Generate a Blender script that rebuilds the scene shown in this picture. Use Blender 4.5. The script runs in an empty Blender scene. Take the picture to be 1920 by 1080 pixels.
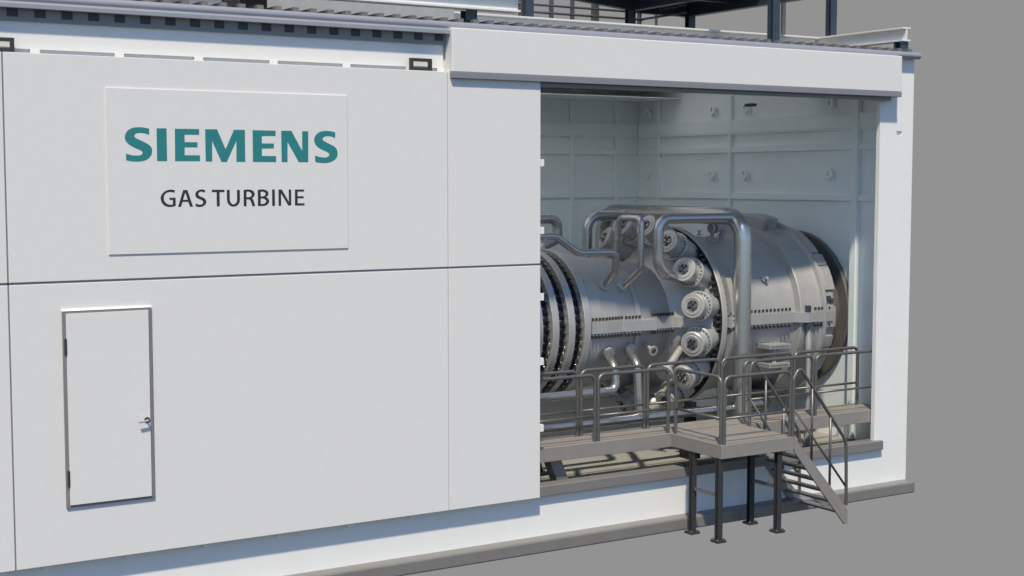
import bpy, bmesh, math, random
from mathutils import Vector, Matrix
from mathutils.geometry import tessellate_polygon
random.seed(7)
PI = math.pi
SC = bpy.context.scene
COL = SC.collection

# ------------------------------------------------------------------ materials
def mat(name, col, rough=.5, metal=0., var=.04, vscale=6., bump=0., bscale=60., spec=.5, coat=0., rvar=.06):
    m = bpy.data.materials.new(name); m.use_nodes = True
    nt = m.node_tree; b = nt.nodes['Principled BSDF']
    b.inputs['Roughness'].default_value = rough
    b.inputs['Metallic'].default_value = metal
    b.inputs['Specular IOR Level'].default_value = spec
    b.inputs['Coat Weight'].default_value = coat
    tc = nt.nodes.new('ShaderNodeTexCoord')
    n = nt.nodes.new('ShaderNodeTexNoise'); n.inputs['Scale'].default_value = vscale
    n.inputs['Detail'].default_value = 5; n.inputs['Roughness'].default_value = .65
    nt.links.new(tc.outputs['Object'], n.inputs['Vector'])
    r = nt.nodes.new('ShaderNodeValToRGB')
    r.color_ramp.elements[0].position = .3; r.color_ramp.elements[1].position = .7
    r.color_ramp.elements[0].color = tuple(c*(1-var) for c in col)+(1,)
    r.color_ramp.elements[1].color = tuple(min(1, c*(1+var)) for c in col)+(1,)
    nt.links.new(n.outputs['Fac'], r.inputs['Fac'])
    nt.links.new(r.outputs['Color'], b.inputs['Base Color'])
    mr = nt.nodes.new('ShaderNodeMapRange')
    mr.inputs['To Min'].default_value = max(.02, rough-rvar); mr.inputs['To Max'].default_value = min(1, rough+rvar)
    nt.links.new(n.outputs['Fac'], mr.inputs['Value']); nt.links.new(mr.outputs['Result'], b.inputs['Roughness'])
    if bump:
        n2 = nt.nodes.new('ShaderNodeTexNoise'); n2.inputs['Scale'].default_value = bscale; n2.inputs['Detail'].default_value = 3
        nt.links.new(tc.outputs['Object'], n2.inputs['Vector'])
        bp = nt.nodes.new('ShaderNodeBump'); bp.inputs['Strength'].default_value = bump; bp.inputs['Distance'].default_value = .01
        nt.links.new(n2.outputs['Fac'], bp.inputs['Height']); nt.links.new(bp.outputs['Normal'], b.inputs['Normal'])
    return m

M = dict(
 panel=mat('panel_paint', (.738, .724, .712), .6, var=.016, vscale=7, bump=.07, bscale=70, spec=.35),
 wall=mat('plinth_paint', (.80, .795, .78), .65, var=.02, vscale=3, bump=.06, bscale=70, spec=.3),
 inner=mat('inner_paint', (.81, .87, .88), .6, var=.025, vscale=2, bump=.05, bscale=60, spec=.3),
 floor=mat('floor_coating', (.30, .295, .275), .55, var=.08, vscale=4, bump=.05, bscale=40),
 trim=mat('trim_metal', (.225, .213, .205), .42, .15, var=.05, vscale=3),
 rail=mat('lintel_metal', (.235, .242, .27), .45, .1, var=.03, vscale=3),
 gut=mat('gutter_metal', (.36, .37, .41), .38, .3, var=.03, vscale=3),
 housing=mat('housing_paint', (.40, .41, .40), .6, var=.06),
 fascia=mat('fascia_paint', (.25, .26, .28), .55, var=.04),
 dark=mat('dark_metal', (.045, .046, .05), .45, .2, var=.1),
 roof=mat('roof_metal', (.19, .175, .165), .6, .1, var=.1, vscale=5),
 steel=mat('painted_steel', (.045, .06, .085), .35, .1, var=.1),
 beam=mat('beam_paint', (.74, .735, .72), .5, var=.03),
 hand=mat('handrail_metal', (.16, .155, .152), .38, .5, var=.06, vscale=10),
 deck=mat('deck_metal', (.275, .255, .238), .5, .1, var=.05, vscale=5, bump=.05, bscale=80),
 case=mat('casing_metal', (.405, .40, .395), .54, .3, var=.07, vscale=5, bump=.05, bscale=50),
 ring=mat('ring_metal', (.43, .43, .43), .45, .35, var=.05, vscale=6),
 can=mat('can_metal', (.46, .455, .44), .4, .35, var=.05, vscale=8),
 pipe=mat('pipe_metal', (.48, .475, .47), .27, .85, var=.02, vscale=3, rvar=.015),
 black=mat('black_metal', (.022, .023, .026), .3, .5, var=.15, vscale=12),
 bolt=mat('bolt_metal', (.09, .09, .09), .35, .7, var=.1),
 shiny=mat('polished_metal', (.75, .74, .72), .15, 1., var=.04),
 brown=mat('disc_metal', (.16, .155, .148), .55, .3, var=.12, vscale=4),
 teal=mat('teal_print', (.022, .212, .225), .5, var=.02),
 ink=mat('dark_print', (.022, .027, .036), .5, var=.02),
 frame=mat('door_frame_paint', (.21, .205, .205), .5, var=.04),
)

def translucent(name, col):
    m = bpy.data.materials.new(name); m.use_nodes = True; nt = m.node_tree
    nt.nodes.remove(nt.nodes['Principled BSDF'])
    a = nt.nodes.new('ShaderNodeBsdfTranslucent'); b = nt.nodes.new('ShaderNodeBsdfDiffuse'); x = nt.nodes.new('ShaderNodeMixShader')
    n = nt.nodes.new('ShaderNodeTexNoise'); n.inputs['Scale'].default_value = 3
    r = nt.nodes.new('ShaderNodeMix'); r.data_type = 'RGBA'
    r.inputs[6].default_value = tuple(c*.94 for c in col)+(1,); r.inputs[7].default_value = tuple(col)+(1,)
    nt.links.new(n.outputs['Fac'], r.inputs[0]); nt.links.new(r.outputs[2], a.inputs['Color'])
    b.inputs['Color'].default_value = (.8, .84, .83, 1); x.inputs[0].default_value = .93
    nt.links.new(b.outputs[0], x.inputs[1]); nt.links.new(a.outputs[0], x.inputs[2])
    nt.links.new(x.outputs[0], nt.nodes['Material Output'].inputs['Surface'])
    return m
M['fill_sheet'] = translucent('fill_light_sheet', (.93, .93, .92))  # sheet of the unseen roof panels added to light the room

# ------------------------------------------------------------------ mesh building
class MB:
    def __init__(s): s.v = []; s.f = []; s.sm = []; s.idx = None
    def add(s, vs, fs, smooth=False, mtx=None):
        o = len(s.v)
        s.v += [tuple(mtx @ Vector(p)) if mtx else tuple(p) for p in vs]
        for f in fs: s.f.append(tuple(i+o for i in f)); s.sm.append(smooth)
    def box(s, x0, x1, y0, y1, z0, z1, mtx=None):
        vs = [(x, y, z) for x in (x0, x1) for y in (y0, y1) for z in (z0, z1)]
        s.add(vs, [(0,1,3,2),(4,6,7,5),(0,4,5,1),(2,3,7,6),(0,2,6,4),(1,5,7,3)], False, mtx)
    def bar(s, a, b, w, h):
        a = Vector(a); b = Vector(b); d = (b-a).normalized()
        up = Vector((0,0,1)) if abs(d.z) < .95 else Vector((1,0,0))
        r = d.cross(up).normalized(); u = r.cross(d)
        vs = [tuple(p+r*i*w/2+u*j*h/2) for p in (a, b) for i, j in ((-1,-1),(1,-1),(1,1),(-1,1))]
        s.add(vs, [(3,2,1,0),(4,5,6,7),(0,1,5,4),(1,2,6,5),(2,3,7,6),(3,0,4,7)])
    def tube(s, pts, r, n=14, cap=True):
        pts = [Vector(p) for p in pts]; vs = []; fs = []
        d = (pts[1]-pts[0]).normalized()
        up = Vector((0,0,1)) if abs(d.z) < .9 else Vector((1,0,0))
        nrm = d.cross(up).normalized(); prev = d
        for i, p in enumerate(pts):
            if i == 0: t = d
            elif i == len(pts)-1: t = (pts[i]-pts[i-1]).normalized()
            else: t = ((pts[i+1]-pts[i]).normalized()+(pts[i]-pts[i-1]).normalized()).normalized()
            q = prev.rotation_difference(t); nrm = (q @ nrm).normalized(); prev = t
            bn = t.cross(nrm)
            for k in range(n):
                a = 2*PI*k/n; vs.append(tuple(p+(nrm*math.cos(a)+bn*math.sin(a))*r))
        for i in range(len(pts)-1):
            for k in range(n):
                fs.append((i*n+k, i*n+(k+1) % n, (i+1)*n+(k+1) % n, (i+1)*n+k))
        s.add(vs, fs, True)
        if cap:
            m = len(pts)-1
            s.add(vs[:n], [tuple(range(n))[::-1]]); s.add(vs[m*n:], [tuple(range(n))])
    def lathe(s, prof, n=96, mtx=None, axis='x', sharp=True, a0=0., a1=2*PI):
        full = abs(a1-a0-2*PI) < 1e-6; m = n if full else n+1
        for (t0, r0), (t1, r1) in zip(prof[:-1], prof[1:]):
            vs = []
            for t, r in ((t0, r0), (t1, r1)):
                for k in range(m):
                    a = a0+(a1-a0)*k/n
                    y, z = -r*math.sin(a), r*math.cos(a)
                    vs.append((t, y, z) if axis == 'x' else (z, y, t))
            fs = []
            for k in range(n):
                k2 = (k+1) % m
                f = (k, k2, m+k2, m+k)
                fs.append(f if axis == 'x' else f)
            s.add(vs, fs, True, mtx)
    def prism(s, poly, y0, y1, plane='xz'):
        n = len(poly)
        def P(p, t):
            return (p[0], t, p[1]) if plane == 'xz' else ((p[0], p[1], t) if plane == 'xy' else (t, p[0], p[1]))
        vs = [P(p, y0) for p in poly]+[P(p, y1) for p in poly]
        fs = [tuple(range(n)), tuple(range(2*n-1, n-1, -1))]+[(i, n+i, n+(i+1) % n, (i+1) % n) for i in range(n)]
        s.add(vs, fs)
    def glyph(s, contours, y0, y1):
        flat = [p for c in contours for p in c]
        tris = tessellate_polygon([[Vector((p[0], p[1], 0)) for p in c] for c in contours])
        s.add([(p[0], y0, p[1]) for p in flat], [tuple(t) for t in tris])
        o = 0
        for c in contours:
            n = len(c)
            vs = [(p[0], y0, p[1]) for p in c]+[(p[0], y1, p[1]) for p in c]
            s.add(vs, [(i, (i+1) % n, n+(i+1) % n, n+i) for i in range(n)])
    def build(s, name, m, parent=None, bevel=0., seg=2, loc=None):
        me = bpy.data.meshes.new(name); me.from_pydata(s.v, [], s.f)
        me.polygons.foreach_set('use_smooth', s.sm)
        if s.idx: me.polygons.foreach_set('material_index', s.idx)
        bm = bmesh.new(); bm.from_mesh(me)
        if any(s.sm):
            bmesh.ops.remove_doubles(bm, verts=bm.verts, dist=1e-5)
            for e in bm.edges:
                if len(e.link_faces) == 2 and e.calc_face_angle(0) > .5: e.smooth = False
        bmesh.ops.recalc_face_normals(bm, faces=bm.faces)
        bm.to_mesh(me); bm.free()
        o = bpy.data.objects.new(name, me); COL.objects.link(o); me.materials.append(m)
        if loc is not None:
            me.transform(Matrix.Translation(-Vector(loc))); o.location = loc
        if parent is not None:
            o.parent = parent
            w = Vector((0, 0, 0)); q = parent
            while q is not None: w += q.location; q = q.parent
            o.location = Vector(o.location)-w
        if bevel:
            bv = o.modifiers.new('bevel', 'BEVEL'); bv.width = bevel; bv.segments = seg; bv.limit_method = 'ANGLE'
            bv.angle_limit = math.radians(40); bv.harden_normals = False
        return o

def join_mats(name, parts, parent=None, bevel=0.):
    big = MB(); idx = []
    for k, (mb, mt) in enumerate(parts):
        o = len(big.v); big.v += mb.v
        for f, sm in zip(mb.f, mb.sm): big.f.append(tuple(i+o for i in f)); big.sm.append(sm); idx.append(k)
    big.idx = idx
    ob = big.build(name, parts[0][1], parent, bevel)
    for mb, mt in parts[1:]: ob.data.materials.append(mt)
    return ob

def tag(o, label, cat, group=None):
    o['label'] = label; o['category'] = cat
    if group: o['group'] = group
    return o
def thing(name, loc, label, cat, group=None):
    o = bpy.data.objects.new(name, None); COL.objects.link(o); o.location = loc; o.empty_display_size = .2
    return tag(o, label, cat, group)

def fillet(pts, r, n=7):
    pts = [Vector(p) for p in pts]; out = [pts[0]]
    rs = r if isinstance(r, (list, tuple)) else [r]*(len(pts)-2)
    for i in range(1, len(pts)-1):
        a, b, c = pts[i-1], pts[i], pts[i+1]
        u = (a-b).normalized(); v = (c-b).normalized()
        ang = u.angle(v); d = rs[i-1]/math.tan(ang/2)
        d = min(d, .49*(a-b).length if i > 1 else .95*(a-b).length, .49*(c-b).length if i < len(pts)-2 else .95*(c-b).length)
        rr = d*math.tan(ang/2)
        p0 = b+u*d; p1 = b+v*d; ctr = b+(u+v).normalized()*(rr/math.sin(ang/2))
        e0 = p0-ctr; e1 = p1-ctr; w = e0.angle(e1)
        for k in range(n+1):
            t = k/n
            out.append(ctr+(e0*math.sin((1-t)*w)+e1*math.sin(t*w))/math.sin(w))
    out.append(pts[-1]); return out

BRAND=[[[(-4.109,6.162),(-4.125,6.165),(-4.141,6.168),(-4.157,6.171),(-4.173,6.173),(-4.19,6.175),(-4.207,6.176),(-4.224,6.177),(-4.24,6.176),(-4.257,6.175),(-4.275,6.174),(-4.291,6.171),(-4.307,6.167),(-4.322,6.161),(-4.337,6.154),(-4.351,6.146),(-4.362,6.138),(-4.372,6.129),(-4.381,6.119),(-4.388,6.108),(-4.394,6.097),(-4.399,6.086),(-4.402,6.075),(-4.404,6.064),(-4.404,6.053),(-4.404,6.042),(-4.402,6.032),(-4.399,6.021),(-4.393,6.011),(-4.387,6),(-4.378,5.99),(-4.368,5.979),(-4.356,5.969),(-4.343,5.96),(-4.329,5.951),(-4.313,5.943),(-4.298,5.935),(-4.282,5.928),(-4.265,5.921),(-4.25,5.915),(-4.236,5.91),(-4.225,5.905),(-4.216,5.9),(-4.209,5.896),(-4.203,5.891),(-4.199,5.886),(-4.196,5.881),(-4.194,5.876),(-4.195,5.87),(-4.197,5.864),(-4.2,5.857),(-4.206,5.851),(-4.214,5.846),(-4.224,5.843),(-4.237,5.84),(-4.252,5.839),(-4.266,5.838),(-4.281,5.838),(-4.296,5.839),(-4.312,5.84),(-4.328,5.843),(-4.344,5.846),(-4.361,5.851),(-4.378,5.855),(-4.394,5.86),(-4.394,5.781),(-4.38,5.779),(-4.368,5.776),(-4.354,5.773),(-4.339,5.771),(-4.322,5.769),(-4.302,5.767),(-4.283,5.766),(-4.263,5.766),(-4.244,5.767),(-4.224,5.769),(-4.204,5.772),(-4.186,5.776),(-4.169,5.781),(-4.152,5.788),(-4.137,5.796),(-4.123,5.805),(-4.112,5.814),(-4.103,5.824),(-4.095,5.834),(-4.089,5.845),(-4.084,5.856),(-4.08,5.868),(-4.078,5.88),(-4.077,5.892),(-4.077,5.904),(-4.079,5.917),(-4.082,5.929),(-4.087,5.94),(-4.094,5.949),(-4.102,5.958),(-4.113,5.966),(-4.125,5.975),(-4.138,5.983),(-4.154,5.991),(-4.17,5.999),(-4.186,6.007),(-4.202,6.014),(-4.219,6.021),(-4.235,6.028),(-4.248,6.034),(-4.259,6.04),(-4.268,6.045),(-4.275,6.05),(-4.281,6.055),(-4.285,6.06),(-4.288,6.065),(-4.289,6.07),(-4.289,6.076),(-4.288,6.081),(-4.285,6.087),(-4.281,6.092),(-4.275,6.097),(-4.267,6.101),(-4.256,6.104),(-4.245,6.106),(-4.232,6.108),(-4.219,6.109),(-4.205,6.109),(-4.19,6.108),(-4.175,6.106),(-4.159,6.102),(-4.142,6.098),(-4.126,6.093),(-4.109,6.088)]],
 [[(-4.018,6.168),(-3.896,6.169),(-3.895,5.775),(-4.018,5.775)]],
 [[(-3.793,6.167),(-3.488,6.168),(-3.488,6.098),(-3.673,6.097),(-3.673,6.007),(-3.512,6.007),(-3.512,5.945),(-3.674,5.943),(-3.676,5.848),(-3.483,5.848),(-3.484,5.776),(-3.796,5.775)]],
 [[(-3.412,6.167),(-3.26,6.17),(-3.153,5.926),(-3.042,6.167),(-2.899,6.169),(-2.899,5.772),(-3.014,5.772),(-3.013,6.03),(-3.141,5.768),(-3.209,5.769),(-3.326,6.026),(-3.328,5.773),(-3.411,5.774)]],
 [[(-2.798,6.167),(-2.49,6.166),(-2.491,6.165),(-2.493,6.099),(-2.677,6.097),(-2.677,6.004),(-2.516,6.005),(-2.518,5.943),(-2.678,5.94),(-2.679,5.848),(-2.488,5.847),(-2.49,5.772),(-2.799,5.772)]],
 [[(-2.416,6.166),(-2.278,6.169),(-2.134,5.917),(-2.131,6.166),(-2.048,6.166),(-2.052,5.774),(-2.183,5.773),(-2.332,6.025),(-2.336,5.772),(-2.415,5.773)]],
 [[(-1.673,6.16),(-1.688,6.163),(-1.703,6.166),(-1.717,6.17),(-1.733,6.172),(-1.749,6.174),(-1.765,6.175),(-1.782,6.176),(-1.799,6.176),(-1.817,6.175),(-1.836,6.173),(-1.854,6.17),(-1.871,6.166),(-1.886,6.161),(-1.899,6.154),(-1.912,6.147),(-1.923,6.139),(-1.933,6.13),(-1.942,6.121),(-1.95,6.111),(-1.956,6.1),(-1.961,6.089),(-1.964,6.078),(-1.966,6.066),(-1.967,6.055),(-1.966,6.044),(-1.965,6.033),(-1.962,6.023),(-1.957,6.012),(-1.951,6.002),(-1.944,5.992),(-1.935,5.982),(-1.925,5.972),(-1.913,5.963),(-1.898,5.954),(-1.883,5.946),(-1.868,5.938),(-1.851,5.93),(-1.833,5.923),(-1.816,5.917),(-1.802,5.911),(-1.791,5.906),(-1.782,5.902),(-1.775,5.898),(-1.769,5.893),(-1.764,5.889),(-1.761,5.884),(-1.759,5.879),(-1.759,5.873),(-1.76,5.867),(-1.763,5.859),(-1.768,5.852),(-1.775,5.846),(-1.785,5.842),(-1.797,5.838),(-1.811,5.836),(-1.825,5.835),(-1.839,5.835),(-1.854,5.836),(-1.869,5.838),(-1.885,5.841),(-1.903,5.844),(-1.921,5.849),(-1.939,5.853),(-1.958,5.858),(-1.956,5.778),(-1.942,5.775),(-1.927,5.772),(-1.913,5.769),(-1.897,5.766),(-1.88,5.765),(-1.862,5.764),(-1.844,5.763),(-1.826,5.764),(-1.806,5.765),(-1.786,5.767),(-1.767,5.77),(-1.748,5.774),(-1.73,5.781),(-1.712,5.789),(-1.695,5.799),(-1.681,5.808),(-1.67,5.817),(-1.662,5.826),(-1.655,5.836),(-1.65,5.846),(-1.646,5.857),(-1.643,5.869),(-1.641,5.88),(-1.641,5.892),(-1.642,5.904),(-1.644,5.915),(-1.647,5.927),(-1.652,5.938),(-1.658,5.948),(-1.666,5.958),(-1.675,5.967),(-1.685,5.975),(-1.697,5.983),(-1.711,5.99),(-1.725,5.996),(-1.74,6.003),(-1.755,6.009),(-1.771,6.016),(-1.787,6.023),(-1.801,6.03),(-1.812,6.035),(-1.823,6.041),(-1.832,6.046),(-1.839,6.052),(-1.844,6.057),(-1.848,6.062),(-1.85,6.066),(-1.851,6.072),(-1.85,6.078),(-1.847,6.084),(-1.842,6.091),(-1.836,6.096),(-1.826,6.1),(-1.815,6.104),(-1.802,6.106),(-1.789,6.108),(-1.776,6.108),(-1.762,6.108),(-1.748,6.106),(-1.733,6.104),(-1.719,6.101),(-1.703,6.096),(-1.688,6.092),(-1.673,6.087)]]]
CAPTION=[[[(-3.804,5.42),(-3.812,5.423),(-3.82,5.425),(-3.828,5.428),(-3.836,5.429),(-3.845,5.43),(-3.854,5.431),(-3.864,5.431),(-3.874,5.429),(-3.885,5.427),(-3.897,5.424),(-3.908,5.42),(-3.919,5.415),(-3.93,5.41),(-3.94,5.403),(-3.949,5.395),(-3.957,5.387),(-3.965,5.378),(-3.971,5.369),(-3.976,5.36),(-3.98,5.35),(-3.983,5.342),(-3.984,5.334),(-3.984,5.325),(-3.983,5.317),(-3.982,5.308),(-3.98,5.298),(-3.977,5.289),(-3.973,5.28),(-3.969,5.272),(-3.964,5.264),(-3.958,5.256),(-3.952,5.25),(-3.944,5.243),(-3.937,5.238),(-3.928,5.233),(-3.919,5.229),(-3.91,5.226),(-3.899,5.223),(-3.889,5.221),(-3.878,5.22),(-3.868,5.22),(-3.857,5.22),(-3.847,5.222),(-3.837,5.223),(-3.827,5.225),(-3.817,5.228),(-3.808,5.232),(-3.798,5.235),(-3.798,5.332),(-3.874,5.333),(-3.873,5.306),(-3.833,5.306),(-3.834,5.25),(-3.844,5.249),(-3.853,5.248),(-3.862,5.248),(-3.871,5.248),(-3.88,5.25),(-3.888,5.252),(-3.897,5.255),(-3.905,5.259),(-3.913,5.264),(-3.92,5.27),(-3.926,5.276),(-3.932,5.283),(-3.936,5.29),(-3.94,5.298),(-3.942,5.307),(-3.944,5.315),(-3.945,5.323),(-3.945,5.331),(-3.944,5.339),(-3.943,5.347),(-3.94,5.355),(-3.936,5.364),(-3.932,5.372),(-3.927,5.379),(-3.921,5.384),(-3.916,5.389),(-3.909,5.392),(-3.902,5.395),(-3.894,5.398),(-3.885,5.4),(-3.876,5.401),(-3.868,5.402),(-3.86,5.402),(-3.852,5.401),(-3.844,5.401),(-3.837,5.399),(-3.83,5.398),(-3.825,5.396),(-3.819,5.394),(-3.813,5.391)]],
 [[(-3.701,5.426),(-3.649,5.425),(-3.581,5.221),(-3.621,5.222),(-3.64,5.281),(-3.713,5.281),(-3.731,5.221),(-3.769,5.221)],
  [(-3.676,5.396),(-3.647,5.306),(-3.706,5.306)]],
 [[(-3.421,5.42),(-3.429,5.423),(-3.437,5.426),(-3.444,5.429),(-3.452,5.431),(-3.459,5.432),(-3.466,5.432),(-3.473,5.432),(-3.48,5.431),(-3.489,5.429),(-3.499,5.426),(-3.509,5.423),(-3.517,5.419),(-3.525,5.414),(-3.532,5.408),(-3.538,5.402),(-3.542,5.395),(-3.546,5.388),(-3.549,5.381),(-3.551,5.374),(-3.551,5.366),(-3.55,5.359),(-3.548,5.352),(-3.545,5.345),(-3.542,5.339),(-3.537,5.334),(-3.531,5.329),(-3.525,5.324),(-3.517,5.32),(-3.509,5.317),(-3.5,5.313),(-3.49,5.31),(-3.482,5.306),(-3.475,5.303),(-3.469,5.3),(-3.464,5.296),(-3.46,5.293),(-3.456,5.289),(-3.454,5.285),(-3.452,5.28),(-3.452,5.276),(-3.453,5.27),(-3.455,5.264),(-3.458,5.258),(-3.462,5.254),(-3.468,5.25),(-3.475,5.247),(-3.483,5.246),(-3.49,5.245),(-3.498,5.245),(-3.505,5.246),(-3.512,5.247),(-3.519,5.249),(-3.525,5.251),(-3.531,5.254),(-3.537,5.257),(-3.543,5.259),(-3.553,5.231),(-3.547,5.228),(-3.54,5.225),(-3.534,5.222),(-3.526,5.22),(-3.518,5.218),(-3.509,5.217),(-3.5,5.216),(-3.491,5.216),(-3.481,5.218),(-3.471,5.22),(-3.461,5.223),(-3.452,5.226),(-3.444,5.231),(-3.436,5.236),(-3.429,5.242),(-3.423,5.248),(-3.419,5.255),(-3.415,5.263),(-3.413,5.271),(-3.412,5.279),(-3.412,5.286),(-3.414,5.294),(-3.417,5.301),(-3.42,5.308),(-3.426,5.314),(-3.432,5.32),(-3.439,5.325),(-3.447,5.33),(-3.455,5.334),(-3.464,5.338),(-3.474,5.341),(-3.482,5.344),(-3.489,5.347),(-3.495,5.351),(-3.5,5.354),(-3.504,5.358),(-3.508,5.362),(-3.51,5.366),(-3.512,5.37),(-3.512,5.375),(-3.511,5.38),(-3.509,5.385),(-3.506,5.391),(-3.502,5.395),(-3.498,5.398),(-3.492,5.401),(-3.486,5.402),(-3.481,5.403),(-3.475,5.404),(-3.469,5.404),(-3.462,5.403),(-3.456,5.402),(-3.45,5.401),(-3.443,5.398),(-3.437,5.395),(-3.431,5.393)]],
 [[(-3.339,5.427),(-3.176,5.426),(-3.176,5.397),(-3.239,5.397),(-3.241,5.221),(-3.278,5.222),(-3.278,5.397),(-3.339,5.398)]],
 [[(-3.146,5.425),(-3.109,5.425),(-3.109,5.394),(-3.109,5.362),(-3.109,5.333),(-3.109,5.311),(-3.108,5.297),(-3.107,5.29),(-3.105,5.285),(-3.103,5.28),(-3.1,5.272),(-3.095,5.265),(-3.09,5.259),(-3.085,5.254),(-3.08,5.25),(-3.075,5.247),(-3.069,5.246),(-3.063,5.245),(-3.057,5.246),(-3.05,5.247),(-3.044,5.25),(-3.038,5.253),(-3.033,5.257),(-3.028,5.263),(-3.024,5.269),(-3.021,5.275),(-3.018,5.281),(-3.016,5.285),(-3.015,5.292),(-3.015,5.306),(-3.014,5.33),(-3.014,5.36),(-3.014,5.393),(-3.014,5.424),(-2.976,5.424),(-2.976,5.392),(-2.976,5.358),(-2.976,5.327),(-2.976,5.303),(-2.978,5.287),(-2.979,5.278),(-2.982,5.272),(-2.985,5.265),(-2.99,5.256),(-2.996,5.248),(-3.003,5.24),(-3.01,5.234),(-3.017,5.229),(-3.024,5.225),(-3.032,5.222),(-3.039,5.22),(-3.045,5.218),(-3.051,5.218),(-3.058,5.218),(-3.064,5.218),(-3.071,5.218),(-3.078,5.219),(-3.086,5.22),(-3.093,5.223),(-3.1,5.226),(-3.108,5.231),(-3.115,5.236),(-3.122,5.242),(-3.127,5.248),(-3.132,5.255),(-3.136,5.262),(-3.139,5.27),(-3.142,5.276),(-3.143,5.281),(-3.144,5.289),(-3.145,5.304),(-3.146,5.328),(-3.146,5.359),(-3.146,5.393)]],
 [[(-2.927,5.423),(-2.916,5.424),(-2.904,5.426),(-2.893,5.427),(-2.883,5.428),(-2.874,5.429),(-2.866,5.429),(-2.858,5.428),(-2.85,5.427),(-2.841,5.426),(-2.831,5.424),(-2.822,5.421),(-2.813,5.418),(-2.806,5.413),(-2.8,5.408),(-2.794,5.403),(-2.79,5.397),(-2.786,5.391),(-2.783,5.384),(-2.781,5.377),(-2.781,5.371),(-2.782,5.364),(-2.784,5.357),(-2.786,5.35),(-2.79,5.343),(-2.796,5.337),(-2.802,5.331),(-2.81,5.325),(-2.817,5.32),(-2.813,5.315),(-2.809,5.311),(-2.805,5.307),(-2.802,5.301),(-2.799,5.295),(-2.797,5.288),(-2.794,5.28),(-2.792,5.27),(-2.788,5.259),(-2.784,5.246),(-2.78,5.233),(-2.776,5.219),(-2.814,5.22),(-2.819,5.234),(-2.823,5.249),(-2.828,5.263),(-2.832,5.274),(-2.835,5.282),(-2.838,5.288),(-2.841,5.293),(-2.844,5.296),(-2.849,5.3),(-2.854,5.302),(-2.859,5.303),(-2.864,5.305),(-2.87,5.305),(-2.877,5.306),(-2.883,5.305),(-2.89,5.306),(-2.891,5.22),(-2.928,5.22)],
  [(-2.89,5.4),(-2.885,5.4),(-2.879,5.401),(-2.874,5.402),(-2.868,5.402),(-2.862,5.401),(-2.856,5.4),(-2.849,5.398),(-2.843,5.395),(-2.838,5.392),(-2.833,5.387),(-2.828,5.382),(-2.825,5.378),(-2.823,5.374),(-2.821,5.369),(-2.821,5.365),(-2.821,5.361),(-2.823,5.356),(-2.824,5.351),(-2.827,5.347),(-2.831,5.343),(-2.836,5.34),(-2.841,5.337),(-2.848,5.335),(-2.855,5.333),(-2.863,5.332),(-2.872,5.332),(-2.881,5.332),(-2.89,5.333)]],
 [[(-2.74,5.423),(-2.73,5.424),(-2.719,5.426),(-2.709,5.428),(-2.7,5.429),(-2.69,5.429),(-2.681,5.429),(-2.672,5.429),(-2.663,5.428),(-2.653,5.426),(-2.643,5.423),(-2.634,5.42),(-2.626,5.417),(-2.619,5.413),(-2.613,5.408),(-2.608,5.403),(-2.604,5.398),(-2.601,5.392),(-2.599,5.387),(-2.599,5.381),(-2.599,5.375),(-2.599,5.369),(-2.6,5.363),(-2.603,5.358),(-2.606,5.352),(-2.612,5.347),(-2.618,5.342),(-2.626,5.337),(-2.633,5.332),(-2.625,5.329),(-2.618,5.326),(-2.611,5.322),(-2.605,5.317),(-2.6,5.311),(-2.596,5.304),(-2.593,5.296),(-2.59,5.289),(-2.589,5.283),(-2.59,5.277),(-2.591,5.271),(-2.593,5.265),(-2.596,5.259),(-2.6,5.253),(-2.604,5.247),(-2.61,5.242),(-2.615,5.238),(-2.622,5.234),(-2.628,5.23),(-2.636,5.228),(-2.644,5.225),(-2.652,5.223),(-2.661,5.222),(-2.673,5.221),(-2.688,5.221),(-2.705,5.221),(-2.722,5.221),(-2.74,5.222)],
  [(-2.702,5.4),(-2.696,5.4),(-2.69,5.401),(-2.684,5.402),(-2.678,5.401),(-2.671,5.401),(-2.664,5.399),(-2.658,5.397),(-2.652,5.394),(-2.647,5.391),(-2.643,5.387),(-2.64,5.383),(-2.637,5.379),(-2.636,5.374),(-2.637,5.369),(-2.638,5.364),(-2.64,5.359),(-2.643,5.355),(-2.647,5.352),(-2.651,5.348),(-2.656,5.346),(-2.662,5.344),(-2.669,5.342),(-2.676,5.341),(-2.682,5.341),(-2.688,5.34),(-2.692,5.341),(-2.697,5.341),(-2.702,5.342)],
  [(-2.702,5.316),(-2.696,5.316),(-2.691,5.317),(-2.685,5.317),(-2.679,5.316),(-2.672,5.315),(-2.664,5.313),(-2.656,5.31),(-2.65,5.307),(-2.644,5.303),(-2.638,5.298),(-2.634,5.293),(-2.631,5.288),(-2.63,5.283),(-2.63,5.278),(-2.631,5.273),(-2.633,5.269),(-2.637,5.264),(-2.642,5.259),(-2.648,5.255),(-2.654,5.251),(-2.66,5.249),(-2.667,5.248),(-2.674,5.247),(-2.68,5.246),(-2.686,5.246),(-2.691,5.247),(-2.697,5.247),(-2.702,5.248)]],
 [[(-2.548,5.428),(-2.513,5.428),(-2.512,5.22),(-2.55,5.221)]],
 [[(-2.462,5.427),(-2.418,5.427),(-2.323,5.27),(-2.324,5.426),(-2.291,5.426),(-2.292,5.224),(-2.333,5.224),(-2.429,5.378),(-2.429,5.221),(-2.464,5.221)]],
 [[(-2.239,5.426),(-2.114,5.425),(-2.115,5.399),(-2.203,5.399),(-2.204,5.34),(-2.121,5.34),(-2.122,5.313),(-2.204,5.314),(-2.204,5.251),(-2.11,5.249),(-2.11,5.222),(-2.241,5.222)]]]

G0 = .19            # level the building and the platform legs stand on
YW = .165           # face of the front wall; the cladding panels hang in front of it at y = 0
YA, ZA = 2.65, 3.2  # turbine axis

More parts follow.
